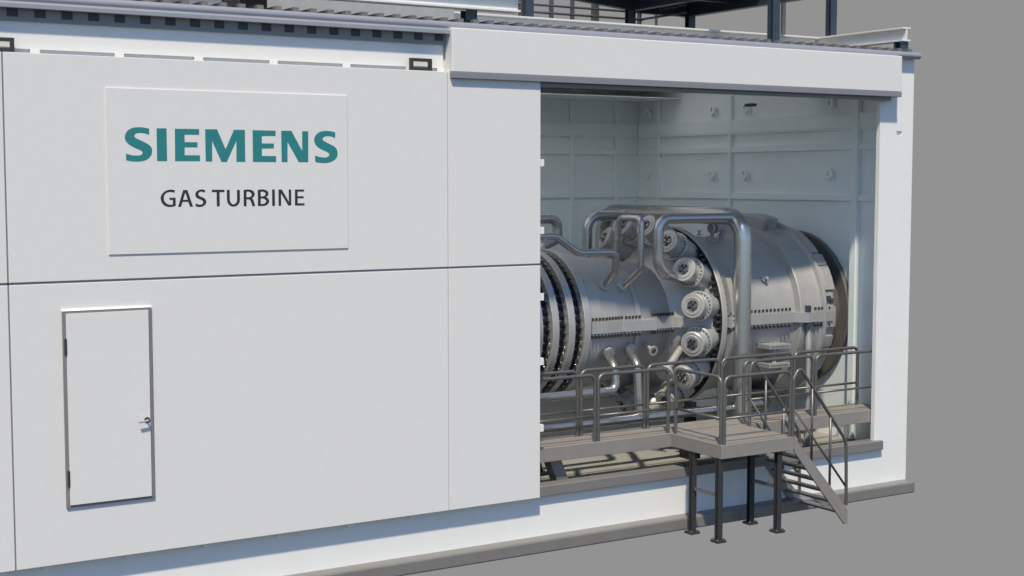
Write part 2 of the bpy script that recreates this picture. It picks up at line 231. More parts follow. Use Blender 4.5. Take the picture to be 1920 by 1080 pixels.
# ================================================================== the enclosure building
B = thing('turbine_building', (1.5, .165, .2), 'white turbine hall with flat wall panels, a door and one large open side', 'building')
XL, XR = -9.6, 9.093

def panel(x0, x1, z0, z1):
    m = MB(); m.box(x0, x1, 0, .1, z0, z1); m.build('wall_panel', M['panel'], B, bevel=.006)
for (x0, x1) in ((-9.5, -5.79), (-5.772, -.007), (.002, 1.487)):
    panel(x0, x1, 1.0, 4.337); panel(x0, x1, 4.365, 7.0)
m = MB(); m.box(-9.5, 1.48, .014, .099, 4.3375, 4.3645); m.build('joint_shade_strip', M['rail'], B)  # grey strips in both joints stand in for sky-lit shade behind the panels
m = MB(); m.box(-5.7895, -5.7725, .014, .099, 1.0, 7.0); m.build('joint_shade_strip', M['rail'], B)
# front wall with the opening x 1.5..8.315
m = MB()
m.box(XL, 1.44, YW, .245, .39, 7.60)
m.box(1.44, 8.315, YW, .245, .39, 1.0); m.box(1.44, 8.315, YW, .245, 6.92, 7.60)
m.box(8.315, 8.705, YW, .245, .39, 7.60); m.box(8.83, XR, YW, .245, .39, 7.60)
m.box(8.705, 8.83, YW, .245, .39, 6.285); m.box(8.705, 8.83, YW, .245, 6.365, 7.60); m.box(8.705, 8.83, .205, .245, 6.285, 6.365)
m.build('front_wall', M['wall'], B)
m = MB(); m.box(XL, .0, .132, YW, 7.052, 7.5); m.build('upper_wall_band', M['wall'], B, bevel=.004)
for x0 in (-5.44, -4.46, -3.48, -2.50, -1.49, -.56, -6.42, -7.4):
    for z0, z1 in ((6.9, 7.056), (.93, 1.05)):
        m = MB(); m.box(x0, x0+.11, .1 if z0 < 2 else .131, YW, z0, z1); m.build('spacer_block', M['wall'], B)
m = MB(); m.box(-.09, .02, .131, YW, 6.9, 7.056); m.build('spacer_block', M['wall'], B)
for z in (5.74, 4.78, 3.83, 2.9, 1.935):
    m = MB(); m.box(1.44, 1.612, .1, YW-.001, z, z+.1); m.build('spacer_block', M['wall'], B)
for cx in (-5.80, -.386):      # steel lifting loops on the top edge of the panels
    m = MB(); w, h, t = .162, .165, .042
    m.box(cx-w, cx-w+t, .03, .08, 7.0, 7.0+h); m.box(cx+w-t, cx+w, .03, .08, 7.0, 7.0+h)
    m.box(cx-w+t, cx+w-t, .03, .08, 7.0, 7.0+t); m.box(cx-w+t, cx+w-t, .03, .08, 7.0+h-t, 7.0+h)
    m.build('lifting_loop', M['dark'], B)
m = MB(); m.box(XL, XR, -.06, .6, .2, .395); m.build('base_trim', M['trim'], B, bevel=.03, seg=4)
m = MB(); m.box(1.44, 8.455, .08, .33, .985, 1.142); m.build('window_sill', M['trim'], B, bevel=.012)
lin = MB(); lin.box(.031, 8.565, -.062, .135, 6.999, 7.588); L_ = lin.build('lintel', M['panel'], B, bevel=.012, seg=3)
m = MB(); m.box(.031, 8.568, -.064, .12, 6.915, 6.998); m.build('lintel_rail', M['rail'], L_, bevel=.006)
m = MB(); m.box(1.50, 8.42, .03, .12, 6.855, 6.913); m.build('lintel_track', M['trim'], L_)
m = MB(); m.prism([(-.018, 7.506), (-.018, 7.552), (.006, 7.578), (.11, 7.578), (.11, 7.506)], XL, .03, 'yz'); m.build('eaves_ledge', M['gut'], B)
m = MB(); m.tube([(XL, .075, 7.622), (XR+.005, .075, 7.622)], .058, 24); m.build('gutter', M['gut'], B)
m = MB(); m.box(XL, .03, .10, .131, 7.368, 7.504); m.build('eaves_fascia', M['fascia'], B)
x = -.02
while x > -9.4:
    m = MB(); m.box(x-.125, x, .094, .0995, 7.414, 7.503); m.build('eaves_block', M['dark'], B); x -= .3085
# roof with unseen openings, added so translucent panels can brighten the room
FILL_OPENINGS = [(-8.4, 4.2, .75, 7.4), (4.6, 8.7, 2.5, 6.3)]      # x0, x1, y0, y1
m = MB()
m.box(XL, XR-.01, .246, .75, 7.525, 7.66); m.box(XL, XR-.01, 7.4, 7.95, 7.525, 7.66)
m.box(XL, -8.4, .75, 7.4, 7.525, 7.66); m.box(4.2, 4.6, .75, 7.4, 7.525, 7.66); m.box(8.7, XR-.01, .75, 7.4, 7.525, 7.66); m.box(4.6, 8.7, .75, 2.5, 7.525, 7.66); m.box(4.6, 8.7, 6.3, 7.4, 7.525, 7.66)
x = -9.4
while x < 9.0:
    gap = [(y0, y1) for x0, x1, y0, y1 in FILL_OPENINGS if x0-.085 < x < x1]
    if gap: m.box(x, x+.085, .10, gap[0][0], 7.662, 7.735); m.box(x, x+.085, gap[0][1], 7.9, 7.662, 7.735)
    else: m.box(x, x+.085, .10, 7.9, 7.662, 7.735)
    x += .2405
m.build('ribbed_roof', M['roof'], B)
# room behind the opening
m = MB(); m.box(-9.4, 9.0, 7.785, 7.95, .3, 7.52); m.build('back_wall', M['inner'], B)
m = MB(); m.box(9.0, XR-.004, .25, 7.94, .39, 7.52); m.build('end_wall', M['inner'], B)
m = MB(); m.box(-9.4, -9.2, .25, 7.64, .3, 7.52); m.build('partition_wall', M['inner'], B)
m = MB(); m.box(4.2, 9.0, 6.3, 7.78, 7.2, 7.212); m.build('ceiling', M['inner'], B)
m = MB(); m.box(4.2, 9.0, .25, 2.5, 7.2, 7.3); m.build('ceiling', M['inner'], B)
for i in range(7):
    x0 = -8.4+i*1.8; m = MB(); zz = 7.6635+.012*(i % 2); m.box(x0-.02, x0+1.82, .71, 7.44, zz, zz+.008); m.build('added_fill_panel', M['fill_sheet'], B)  # unseen panel, added to pass diffused daylight onto the inner walls
for i in range(2):
    x0 = 4.6+i*2.05; m = MB(); zz = 7.6635+.012*(i % 2); m.box(x0-.02, x0+2.07, 2.46, 6.34, zz, zz+.008); m.build('added_fill_panel', M['fill_sheet'], B)
m = MB(); m.box(8.60, 8.74, 3.72, 3.92, 6.93, 6.985); m.build('smoke_detector', M['dark'], B, bevel=.01)
m = MB(); m.box(-9.2, 9.0, .26, 7.78, .7, .92); m.build('indoor_floor', M['floor'], B)
ribs = [('e', 1.43), ('e', 4.73), ('e', 7.03)]+[('b', xx) for xx in (8.385, 7.25, 6.06, 4.94, 3.8, 2.7, 1.6)]
for k, p in ribs:
    m = MB()
    if k == 'e' and p < 2: m.box(8.89, 8.999, p-.18, p-.03, .93, 7.19)
    elif k == 'e': m.box(8.92, 8.999, p-.045, p+.045, .93, 7.19)
    else: m.box(p-.045, p+.045, 7.735, 7.784, .93, 7.19)
    m.build('wall_rib', M['inner'], B, bevel=.008)
ends = [.28, 1.25, 1.40, 4.684, 4.776, 6.984, 7.076, 7.72]
bxs = [8.91, 8.431, 8.339, 7.296, 7.204, 6.135, 5.985, 5.015, 4.865, 3.875, 3.725, 2.775, 2.625, 1.675]
for z0, z1 in ((6.43, 6.464), (6.075, 6.185), (5.17, 5.285)):
    for i in range(0, 8, 2):
        m = MB(); m.box(8.937, 8.998, ends[i], ends[i+1], z0, z1); m.build('wall_rail', M['inner'], B, bevel=.006)
    for i in range(0, 14, 2):
        m = MB(); m.box(bxs[i+1], bxs[i], 7.738, 7.783, z0, z1); m.build('wall_rail', M['inner'], B, bevel=.006)
m = MB(); m.box(8.932, 8.999, .28, 7.73, 6.465, 6.72); m.box(-3.9, 8.925, 7.733, 7.784, 6.465, 6.72); m.build('wall_header', M['inner'], B, bevel=.006)
for z in (5.66, 6.93):          # padeyes welded on the end wall
    for y in (1.97, 4.26, 5.25, 7.39):
        m = MB(); mt = Matrix.Translation((8.99, y, z))
        m.lathe([(-.05, .045), (-.09, .045), (-.09, .095), (-.05, .095), (-.05, .045)], 20, mt)
        m.box(-.05, .008, -.09, .09, -.11, .03, mt)
        m.build('padeye', M['inner'], B)
# door
DX0, DX1, DZ0, DZ1 = -5.196, -4.128, 1.672, 4.037
d = MB(); d.box(DX0+.006, DX1, -.03, -.0005, DZ0, DZ1-.026)
door = MB(); door.box(DX0+.046, DX1-.042, -.046, -.0301, DZ0+.032, DZ1-.056)
D_ = door.build('door', M['panel'], B, bevel=.002)
d.build('door_frame', M['frame'], D_, bevel=.004)
m = MB(); m.prism([(-.0005, DZ1), (-.0005, DZ1-.0255), (-.034, DZ1-.0255), (-.034, DZ1-.023)], DX0, DX1, 'yz'); m.build('top_bevel_highlight', M['wall'], D_)  # white sloped strip put in for the bright highlight along the frame's top bevel
for z in (3.50, 1.93):
    m = MB(); m.box(DX0+.02, DX0+.048, -.056, -.0302, z, z+.19); m.build('hinge', M['dark'], D_, bevel=.004)
m = MB(); hx, hz = DX1-.085, 2.645
m.tube(fillet([(hx, -.05, hz), (hx, -.11, hz), (hx-.115, -.11, hz-.012)], .02), .0125, 10)
h_ = MB(); h_.tube([(hx, -.0465, hz), (hx, -.056, hz)], .035, 20); h_.build('handle_rose', M['bolt'], D_)
m.build('handle', M['can'], D_)

# ================================================================== sign board
S_ = thing('sign_board', (-3.06, -.015, 4.66), 'white company sign board with teal and black lettering fixed on the wall', 'sign')
m = MB(); m.box(-4.622, -1.5, -.0155, -.0005, 4.66, 6.635); m.build('board', M['panel'], S_, bevel=.003)
m = MB()
for g in BRAND: m.glyph(g, -.0172, -.0155)
m.build('brand_lettering', M['teal'], S_)
m = MB()
for g in CAPTION: m.glyph(g, -.0172, -.0155)
m.build('caption_lettering', M['ink'], S_)

# ================================================================== gas turbine
T = thing('gas_turbine', (5.6, YA, .92), 'large grey gas turbine with a ring of burner cans and bolted casings', 'gas turbine')
AX = Matrix.Translation((0, YA, ZA))
def lath(name, prof, mt, n=112, **k):
    m = MB(); m.lathe(prof, n, AX, **k); return m.build(name, mt, T)
m_ = lath('compressor_drum', [(-1.5, 1.08), (3.26, 1.08)], M['black'])
for k in range(0, 9):
    o = .30*k
    lath('compressor_ring', [(3.245-o, 1.075), (3.245-o, 1.21), (3.255-o, 1.217), (3.36-o, 1.217), (3.37-o, 1.21), (3.37-o, 1.075)], M['ring'])
def on(a, r, x):   # point of the casing at angle a from the top towards the front
    return (x, YA-r*math.sin(a), ZA+r*math.cos(a))
for k in range(0, 3):
    o = .30*k
    m = MB(); mb = MB(); n = 54
    for i in range(n):
        a = 2*PI*(i+.5*(k % 2))/n
        R = AX @ Matrix.Rotation(a, 4, 'X')
        m.box(3.085-o, 3.15-o, -.042, .042, 1.08, 1.135, R)
        m.box(3.085-o, 3.225-o, -.014, .014, 1.136, 1.15, R)
        mb.tube([R @ Vector((3.215-o, 0, 1.12)), R @ Vector((3.215-o, 0, 1.175))], .0105, 6)
        mb.tube([R @ Vector((3.115-o, .02, 1.13)), R @ Vector((3.115-o, .02, 1.162))], .0085, 6)
        mb.bar(R @ Vector((3.2145-o, .0, 1.168)), R @ Vector((3.2-o, .07, 1.168)), .007, .007)
    ob = m.build('vane_lever_row', M['black'], T); mb.build('lever_bolts', M['shiny'], ob)
lath('compressor_casing', [(3.37, 1.08), (3.375, 1.155), (3.62, 1.15), (3.625, 1.125), (3.975, 1.10), (3.985, 1.075), (4.36, 1.03),
                           (4.365, 1.055), (4.47, 1.05), (4.475, 1.0), (4.8, .965), (5.16, .93)], M['case'])
lath('combustor_casing', [(5.14, .93), (5.16, .955), (5.22, 1.0), (5.5, 1.24), (5.6, 1.36), (5.62, 1.40), (5.635, 1.40), (5.635, 1.36), (5.7, 1.36)], M['ring'])
lath('turbine_casing', [(5.70, 1.36), (5.765, 1.36), (5.765, 1.54), (5.78, 1.552), (5.86, 1.552), (5.875, 1.535), (5.9, 1.485), (6.05, 1.43), (6.3, 1.375), (6.6, 1.345), (6.9, 1.345), (7.2, 1.365), (7.52, 1.395),
                        ], M['case'])
lath('exhaust_casing', [(7.50, 1.38), (7.515, 1.515), (7.53, 1.525), (7.75, 1.535), (7.93, 1.565), (7.94, 1.585), (7.95, 1.635), (8.0, 1.64), (8.035, 1.62), (8.04, 1.54), (8.2, 1.50), (8.2, 1.1)], M['case'])
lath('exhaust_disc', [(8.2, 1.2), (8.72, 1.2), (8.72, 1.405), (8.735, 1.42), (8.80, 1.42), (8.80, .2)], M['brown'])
# studs of the big flange
m = MB(); n = 84
for i in range(n):
    a = 2*PI*i/n; R = AX @ Matrix.Rotation(a, 4, 'X')
    m.lathe([(5.665, 0), (5.665, .034), (5.715, .034), (5.715, .026), (5.766, .026)], 6, R @ Matrix.Translation((0, 0, 1.482)), sharp=False)
m.lathe([(5.7605, 1.395), (5.7605, 1.535)], 112, AX)
m.build('flange_studs', M['bolt'], T)
m = MB(); n = 96
for i in range(n):
    R = AX @ Matrix.Rotation(2*PI*i/n, 4, 'X'); m.tube([R @ Vector((5.88, 0, 1.497)), R @ Vector((5.91, 0, 1.497))], .013, 6)
m.build('seam_bolts', M['bolt'], T)
m = MB(); n = 110
for i in range(n):
    R = AX @ Matrix.Rotation(2*PI*i/n, 4, 'X'); m.box(4.485, 4.51, -.008, .008, .99, 1.012, R)
m.build('seam_bolts', M['bolt'], T)
# horizontal split flange following the casing
fl = [(3.385, 1.215), (3.70, 1.215), (4.02, 1.165), (4.04, 1.20), (4.42, 1.20), (4.43, 1.215), (4.66, 1.215), (4.67, 1.10), (5.08, 1.055), (5.2, 1.08), (5.60, 1.49)]
fr = [(5.88, 1.60), (6.04, 1.60), (6.10, 1.52), (6.16, 1.465), (7.44, 1.465), (7.52, 1.60), (7.60, 1.62), (8.16, 1.62)]
def rad_at(pr, x):
    for (x0, r0), (x1, r1) in zip(pr[:-1], pr[1:]):
        if x0 <= x <= x1: return r0+(r1-r0)*(x-x0)/(x1-x0)
for pr, segs in ((fl, ((3.42, 4.38, .066), (4.69, 5.14, .062))), (fr, ((5.93, 6.12, .07), (6.22, 7.42, .086), (7.78, 8.12, .08)))):
    for side in (1, -1):
        sf = MB(); m = MB(); nb = MB()
        sf.prism([(x, YA-side*r) for x, r in pr]+[(x, YA-side*(r-.3)) for x, r in reversed(pr)], ZA-.085, ZA+.085, 'xy')
        for s0, s1, st in segs if side > 0 else ():
            x = s0
            while x < s1:
                r = rad_at(pr, x)-.035
                for sg in (1, -1):
                    z0, z1 = sorted((ZA+sg*.086, ZA+sg*.116)); nb.box(x-.02, x+.02, YA-r-.022, YA-r+.012, z0, z1)
                    z0, z1 = sorted((ZA+sg*.1165, ZA+sg*.165)); m.box(x-.0155, x+.0155, YA-r-.018, YA-r+.008, z0, z1)
                x += st
        join_mats('split_flange', [(sf, M['ring']), (nb, M['case']), (m, M['bolt'])], T)
for sg in (1, -1):
    m = MB(); z0, z1 = sorted((ZA+sg*.086, ZA+sg*.2)); m.lathe([(z0, .0), (z0, .055), (z1, .055), (z1, 0)], 6, Matrix.Translation((7.63, YA-1.57, 0)), axis='z')
    m.build('corner_bolt', M['steel'], T)
# strap bracket beside the big flange
m = MB()
m.lathe([(5.92, 1.44), (5.92, 1.60), (6.03, 1.60), (6.03, 1.40)], 20, AX, a0=math.radians(63), a1=math.radians(85.8))
m.lathe([(5.92, 1.44), (5.92, 1.60), (6.03, 1.60), (6.03, 1.40)], 20, AX, a0=math.radians(94.2), a1=math.radians(128))
m.box(5.89, 6.07, YA-1.625, YA-1.602, ZA-.09, ZA+.09)
for dx in (-.055, .055):
    for dz in (-.055, .055):
        m.tube([(5.98+dx, YA-1.64, ZA+dz), (5.98+dx, YA-1.6, ZA+dz)], .013, 8)
m.build('strap_bracket', M['ring'], T)
# top segment, lugs at the exhaust rim
m = MB(); m.lathe([(7.57, 1.49), (7.57, 1.70), (7.60, 1.74), (7.86, 1.74), (7.89, 1.70), (7.89, 1.50)], 24, AX, a0=math.radians(-26), a1=math.radians(17))
for a in (-26, 17):
    R = AX @ Matrix.Rotation(math.radians(a), 4, 'X'); m.add([(7.57, 0, 1.49), (7.57, 0, 1.70), (7.60, 0, 1.74), (7.86, 0, 1.74), (7.89, 0, 1.70), (7.89, 0, 1.50)], [(0, 1, 2, 3, 4, 5)], False, R)
m.build('top_cover', M['case'], T)
for a in (19, 22.5):
    m = MB(); m.box(7.66, 7.80, -.04, .04, 1.5, 1.64-.02*(a-19), AX @ Matrix.Rotation(math.radians(a), 4, 'X')); m.build('cover_lug', M['case'], T)
m = MB(); m.lathe([(8.03, 1.40), (8.03, 1.535), (8.10, 1.55), (8.26, 1.55), (8.26, 1.40)], 60, AX, a0=math.radians(-60), a1=math.radians(150)); m.build('exhaust_rim', M['ring'], T)
def sector(a0, a1, r, x0, x1, name='rim_lug', mt='ring'):
    m = MB(); pr = [(x0, 1.50), (x0, r-.04), (x0+.04, r), (x1, r), (x1, 1.50)]
    m.lathe(pr, 8, AX, a0=math.radians(a0), a1=math.radians(a1))
    for a in (a0, a1): m.add([(x, 0, r_) for x, r_ in pr], [tuple(range(5))], False, AX @ Matrix.Rotation(math.radians(a), 4, 'X'))
    m.build(name, M[mt], T)
for a0, a1, r, x1 in ((24, 47, 1.585, 8.24), (49, 57, 1.60, 8.27), (57.5, 73.5, 1.59, 8.29), (84, 97, 1.60, 8.25), (103, 110, 1.59, 8.25), (116, 128, 1.585, 8.24)):
    sector(a0, a1, r, 8.04, x1)
m = MB(); m.box(8.05, 8.17, -.045, .045, 1.53, 1.60, AX @ Matrix.Rotation(math.radians(79), 4, 'X')); m.box(8.17, 8.24, -.055, .03, 1.52, 1.58, AX @ Matrix.Rotation(math.radians(80), 4, 'X')); m.build('rim_clamp', M['steel'], T, bevel=.012)
# man-hole port beside the thick pipe
R = AX @ Matrix.Rotation(math.radians(68), 4, 'X') @ Matrix.Translation((6.27, 0, 1.36))
m = MB(); m.lathe([(0, .12), (.1, .12), (.1, .085), (.02, .085)], 28, R, axis='z'); pt = m.build('inspection_port', M['ring'], T)
m = MB(); m.lathe([(.03, .085), (.03, 0)], 28, R, axis='z'); m.build('port_plug', M['bolt'], pt)
# small sensor and fittings
for a, x in ((62, 6.95), (-2, 6.55)):
    R = AX @ Matrix.Rotation(math.radians(a), 4, 'X') @ Matrix.Translation((x, 0, 1.37))
    m = MB(); m.lathe([(0, .05), (.02, .05), (.02, .018), (.07, .018), (.07, .032), (.09, .032), (.09, 0)], 14, R, axis='z'); m.build('sensor_boss', M['case'], T)
R = AX @ Matrix.Rotation(math.radians(18), 4, 'X') @ Matrix.Translation((6.42, 0, 1.36))
m = MB(); m.lathe([(0, .09), (.06, .09), (.07, .035), (.25, .035)], 16, R, axis='z')
m.tube(fillet([R @ Vector((0, 0, .22)), R @ Vector((.22, 0, .22)), R @ Vector((.22, 0, .02))], .06), .05, 12)
m.tube([R @ Vector((-.07, 0, .23)), R @ Vector((-.02, 0, .23))], .085, 16); m.tube([R @ Vector((.03, 0, .23)), R @ Vector((.07, 0, .23))], .085, 16)
m.build('elbow_valve', M['case'], T)
# flanged stubs
for (a, x, r0, l, rr, rf) in ((110, 4.62, .98, .29, .036, .085),):
    R = AX @ Matrix.Rotation(math.radians(a), 4, 'X') @ Matrix.Translation((x, 0, r0))
    m = MB(); m.lathe([(0, rr*1.5), (.08, rr), (l-.03, rr), (l-.03, rf), (l, rf), (l, rr*1.2)], 20, R, axis='z'); st = m.build('flanged_stub', M['can'], T)
    m = MB(); m.lathe([(l-.002, rr*1.2), (l-.002, 0)], 20, R, axis='z'); m.build('stub_cap', M['steel'], st)

# burner cans: one built with its parts, sixteen in the ring
def can_meshes():
    a = MB()
    L = .276
    a.lathe([(-.34, .226), (0, .226), (0, .25), (.04, .25), (.05, .242), (.05, .19), (.07, .18), (L-.085, .176), (L-.08, .2), (L-.07, .206), (L-.012, .204), (L, .192),
             (L, .150), (L+.012, .145), (L+.012, .120), (L+.002, .115), (L+.002, .092), (L-.02, .088), (L-.02, 0)], 40, axis='z')
    c = MB()
    for i in range(22):
        t = 2*PI*i/22
        c.lathe([(.05, .0115), (.064, .0115), (.064, 0)], 8, Matrix.Translation((.216*math.cos(t), .216*math.sin(t), 0)), axis='z')
    n = MB(); n2 = MB(); rnd = random.Random(3)
    for rr, cnt in ((0, 1), (.030, 6), (.055, 10), (.076, 14)):
        for i in range(cnt):
            t = 2*PI*i/cnt+rr*9; h = L+.0+.045*rnd.random()
            (n2 if (i*7+cnt) % 5 < 2 else n).lathe([(L-.02, .0095), (h, .0095), (h+.004, .006), (h+.004, 0)], 7, Matrix.Translation((rr*math.cos(t), rr*math.sin(t), 0)), axis='z')
    k = MB(); k.lathe([(L-.0185, .087), (L-.0185, 0)], 32, axis='z')
    return a, c, n, n2, k
CAN = None
for i in range(16):
    th = math.radians(11.25+22.5*i)
    base = Vector(on(th, 1.475, 5.34)); tip = Vector(on(th, 1.61, 5.10))
    q = (tip-base).to_track_quat('Z', 'X')
    if CAN is None:
        a, c, n, n2, k = can_meshes()
        CAN = [join_mats('burner_can', [(a, M['can']), (c, M['bolt'])]), join_mats('nozzle_cluster', [(k, M['case']), (n, M['shiny']), (n2, M['black'])])]
        objs = CAN
        for o in objs[1:]: o.parent = objs[0]
    else:
        objs = [o.copy() for o in CAN]
        for o in objs: COL.objects.link(o)
        for o in objs[1:]: o.parent = objs[0]
    objs[0].parent = T; objs[0].rotation_mode = 'QUATERNION'; objs[0].rotation_quaternion = q; objs[0].location = base-T.location

# supports
m = MB()
m.lathe([(.92, .12), (.95, .12), (.95, .055), (1.25, .055), (1.25, .04), (2.6, .04), (2.6, .055), (2.85, .055), (2.9, .04), (3.05, .04)], 18, Matrix.Translation((7.66, YA-1.56, 0)), axis='z')
m.build('support_leg', M['case'], T)
m = MB()
for z in (2.70, 2.38): m.box(6.75, 7.22, 1.06, 1.75, z, z+.07)
m.box(6.93, 6.98, 1.15, 1.75, 2.45, 2.70)
m2 = MB()
for z in (2.735, 2.415):
    for i in range(11): m2.box(6.79+i*.037, 6.803+i*.037, 1.052, 1.06, z-.012, z+.012)
join_mats('mounting_shelf', [(m, M['ring']), (m2, M['bolt'])], T)
m = MB(); m.lathe([(1.45, .0), (1.5, .22), (1.62, .3), (1.9, .34)], 24, Matrix.Translation((7.35, YA-.55, 0)), axis='z'); m.build('drain_sump', M['brown'], T)
# hub piping under the burner ring
m = MB()
m.tube([(5.25, 1.55, 2.76), (4.72, 1.30, 2.43)], .062, 18); m.tube([(4.745, 1.312, 2.446), (4.70, 1.291, 2.418)], .15, 28)
for i in range(10):
    t = 2*PI*i/10; dv = Vector((-.53, -.25, -.33)).normalized(); u = dv.cross(Vector((0, 0, 1))).normalized(); v = u.cross(dv)
    c = Vector((4.70, 1.291, 2.418))+(u*math.cos(t)+v*math.sin(t))*.115; m.tube([c, c+dv*.02], .014, 6)
m.build('drain_pipe_stub', M['case'], T)

# support stands on the floor
m = MB(); m.box(-.11, .11, -.14, .14, 0, .30); m.box(-.13, .13, -.16, .16, .30, .34); m.box(-.05, .05, -.1, .1, .34, .95)
m.box(-.13, .13, -.16, .16, .78, .83)
st = m.build('support_stand', M['black']); st.location = (5.42, 1.5, .92)
tag(st, 'black steel stand under the turbine behind the access platform', 'support stand')
m = MB(); m.prism([(-.3, 0), (.28, 0), (.18, .55), (.2, .7), (.1, .85), (.02, 1.35), (-.3, 1.35)], -.12, .12); m.box(-.3, .33, -.2, .2, -.001, .06)
st = m.build('support_stand', M['black'], bevel=.01); st.location = (2.32, 1.75, .92)
tag(st, 'black cast foot under the turbine right beside the wall panel edge', 'support stand')

# ================================================================== pipework
PIPES = []
def pipe(name, pts, r, fil, label, mt='pipe', collars=(), n=18, extra=None):
    p0 = Vector(pts[0]); root = thing(name, p0, label, 'pipe')
    m = MB(); m.tube(fillet(pts, fil, 9), r, n)
    m.build('pipe_run', M[mt], root)
    for c, d, rr in collars:
        c = Vector(c); d = Vector(d).normalized()
        m = MB(); m.tube([c-d*.03, c+d*.055], rr, 24); m.build('collar', M['can'], root)
    if extra: extra(root)
    PIPES.append(root); return root
rd = lambda p: Vector((0, p[1]-YA, p[2]-ZA))
b1 = (3.80, 1.80, 3.76); pipe('steel_pipe', [b1, (3.845, 1.47, 4.10), (3.845, 1.44, 4.40), (3.10, 1.44, 4.41), (2.69, 1.44, 4.68), (.8, 1.44, 4.68)], .059, [.13, .12, .28, .28],
    'thin steel pipe with an S bend above the compressor rings', collars=[(on(math.radians(55), 1.115, 3.80), rd(b1), .092)])
b2 = (4.20, 1.82, 3.76); pipe('steel_pipe', [b2, (4.34, 1.45, 4.10), (4.34, 1.44, 4.925), (4.34, 2.05, 4.925), (4.34, 2.16, 3.9)], .054, [.14, .1, .13],
    'thin steel pipe rising from the casing and bending back over it', collars=[(on(math.radians(55), 1.06, 4.20), rd(b2), .09)])
pipe('steel_pipe', [(5.25, 1.62, 3.92), (4.62, 1.2, 4.04), (4.50, 1.2, 4.20), (4.50, 1.2, 4.925), (6.1, 1.2, 4.925)], .084, [.1, .2, .2],
    'medium steel pipe from the upper burner cans to the thick pipe elbow')
def p4x(root):
    pass
pipe('thick_steel_pipe', [(6.09, 1.0, .92), (6.09, 1.0, 4.945), (6.09, 4.95, 4.945), (6.09, 5.05, 3.3)], .146, [.40, .40],
    'thickest steel pipe arching up and over the turbine', n=28)
pipe('steel_pipe', [(6.09, 4.1, 4.90), (5.12, 4.1, 4.90), (5.12, 4.1, 3.9)], .09, [.25],
    'medium steel pipe with one elbow behind the burner cans')
pipe('steel_pipe', [(1.0, 4.2, 4.86), (4.545, 4.2, 4.86), (4.545, 4.2, 4.5), (4.2, 4.2, 4.36), (4.2, 4.2, 4.0)], .09, [.17, .12, .1],
    'steel pipe bending down behind the wall panel edge on the far side')
b7 = (3.80, 1.72, 2.84); pipe('steel_pipe', [b7, (3.64, 1.2, 2.62), (3.66, 1.16, 2.235), (1.0, 1.16, 2.235)], .069, [.13, .13],
    'steel pipe leaving the lower casing and turning to run along the walkway', collars=[(on(math.radians(112), 1.125, 3.80), rd(b7), .105)])
b8 = (4.25, 1.72, 2.86); pipe('steel_pipe', [b8, (4.09, 1.2, 2.62), (4.10, 1.14, 1.75)], .069, [.14],
    'steel pipe dropping straight down from the lower casing', collars=[(on(math.radians(111), 1.055, 4.25), rd(b8), .1)])
pipe('floor_pipe', [(1.0, 1.1, 1.77), (5.97, 1.1, 1.77)], .076, [], 'long straight steel pipe running low behind the walkway')
pipe('floor_pipe', [(6.15, 1.1, 1.79), (6.60, 1.1, 1.79)], .085, [], 'short capped pipe stub beside the thick pipe')

# the machine and its pipes stand a little deeper in the room and are built one per cent larger
KS = 1.0102; CX, CY, CZ = -9.393, -16.917, 5.556
for o in [T]+PIPES:
    o.location = (CX+KS*(o.location.x-CX), CY+KS*(o.location.y-CY), CZ+KS*(o.location.z-CZ)); o.scale = (KS, KS, KS)

# ================================================================== walkway
W = thing('walkway', (5.2, .26, 1.44), 'grey metal walkway with tube railings running along the turbine', 'walkway')
m = MB(); m.box(-.5, 8.72, .262, .93, 1.44, 1.655); m.build('deck', M['deck'], W, bevel=.008)
def rail_part(parent, p, q, z0, z1, zm, r=.027, rc=.11, rm=.019, ends=(1, 1)):
    p = Vector(p); q = Vector(q); d = (q-p).normalized()
    pts = ([p+Vector((0, 0, z0))] if ends[0] else [])+[p+Vector((0, 0, z1)), q+Vector((0, 0, z1))]+([q+Vector((0, 0, z0))] if ends[1] else [])
    m = MB(); m.tube(fillet(pts, rc, 7) if len(pts) > 2 else pts, r, 14); g = m.build('guard_rail', M['hand'], parent)
    m = MB(); m.tube([p+d*.01+Vector((0, 0, zm)), q-d*.01+Vector((0, 0, zm))], rm, 10); m.build('mid_rail', M['hand'], g)
ZD, ZT, ZM = 1.655, 2.655, 2.04
gap = .031
for x0, x1 in ((-.4, 1.2), (1.26, 2.645), (2.645+.064, 4.02)): rail_part(W, (x0, .3, 0), (x1, .3, 0), ZD, ZT, ZM)
for x0, x1 in ((5.54, 7.02), (7.084, 8.6)): rail_part(W, (x0, .3, 0), (x1, .3, 0), ZD, ZT, ZM)
for x0, x1 in ((1.2, 2.665), (2.73, 3.93), (3.995, 5.43), (5.495, 7.0), (7.065, 8.53)): rail_part(W, (x0, .79, 0), (x1, .79, 0), ZD, ZT, ZM)
m = MB(); m.box(-.5, 8.7, .335, .343, 1.6545, 1.658); m.build('deck_seam', M['dark'], W)
m = MB(); m.prism([(2.13, .93), (2.33, .93), (2.12, 1.44), (1.92, 1.44)], .42, .62); m.build('strut', M['trim'], W)

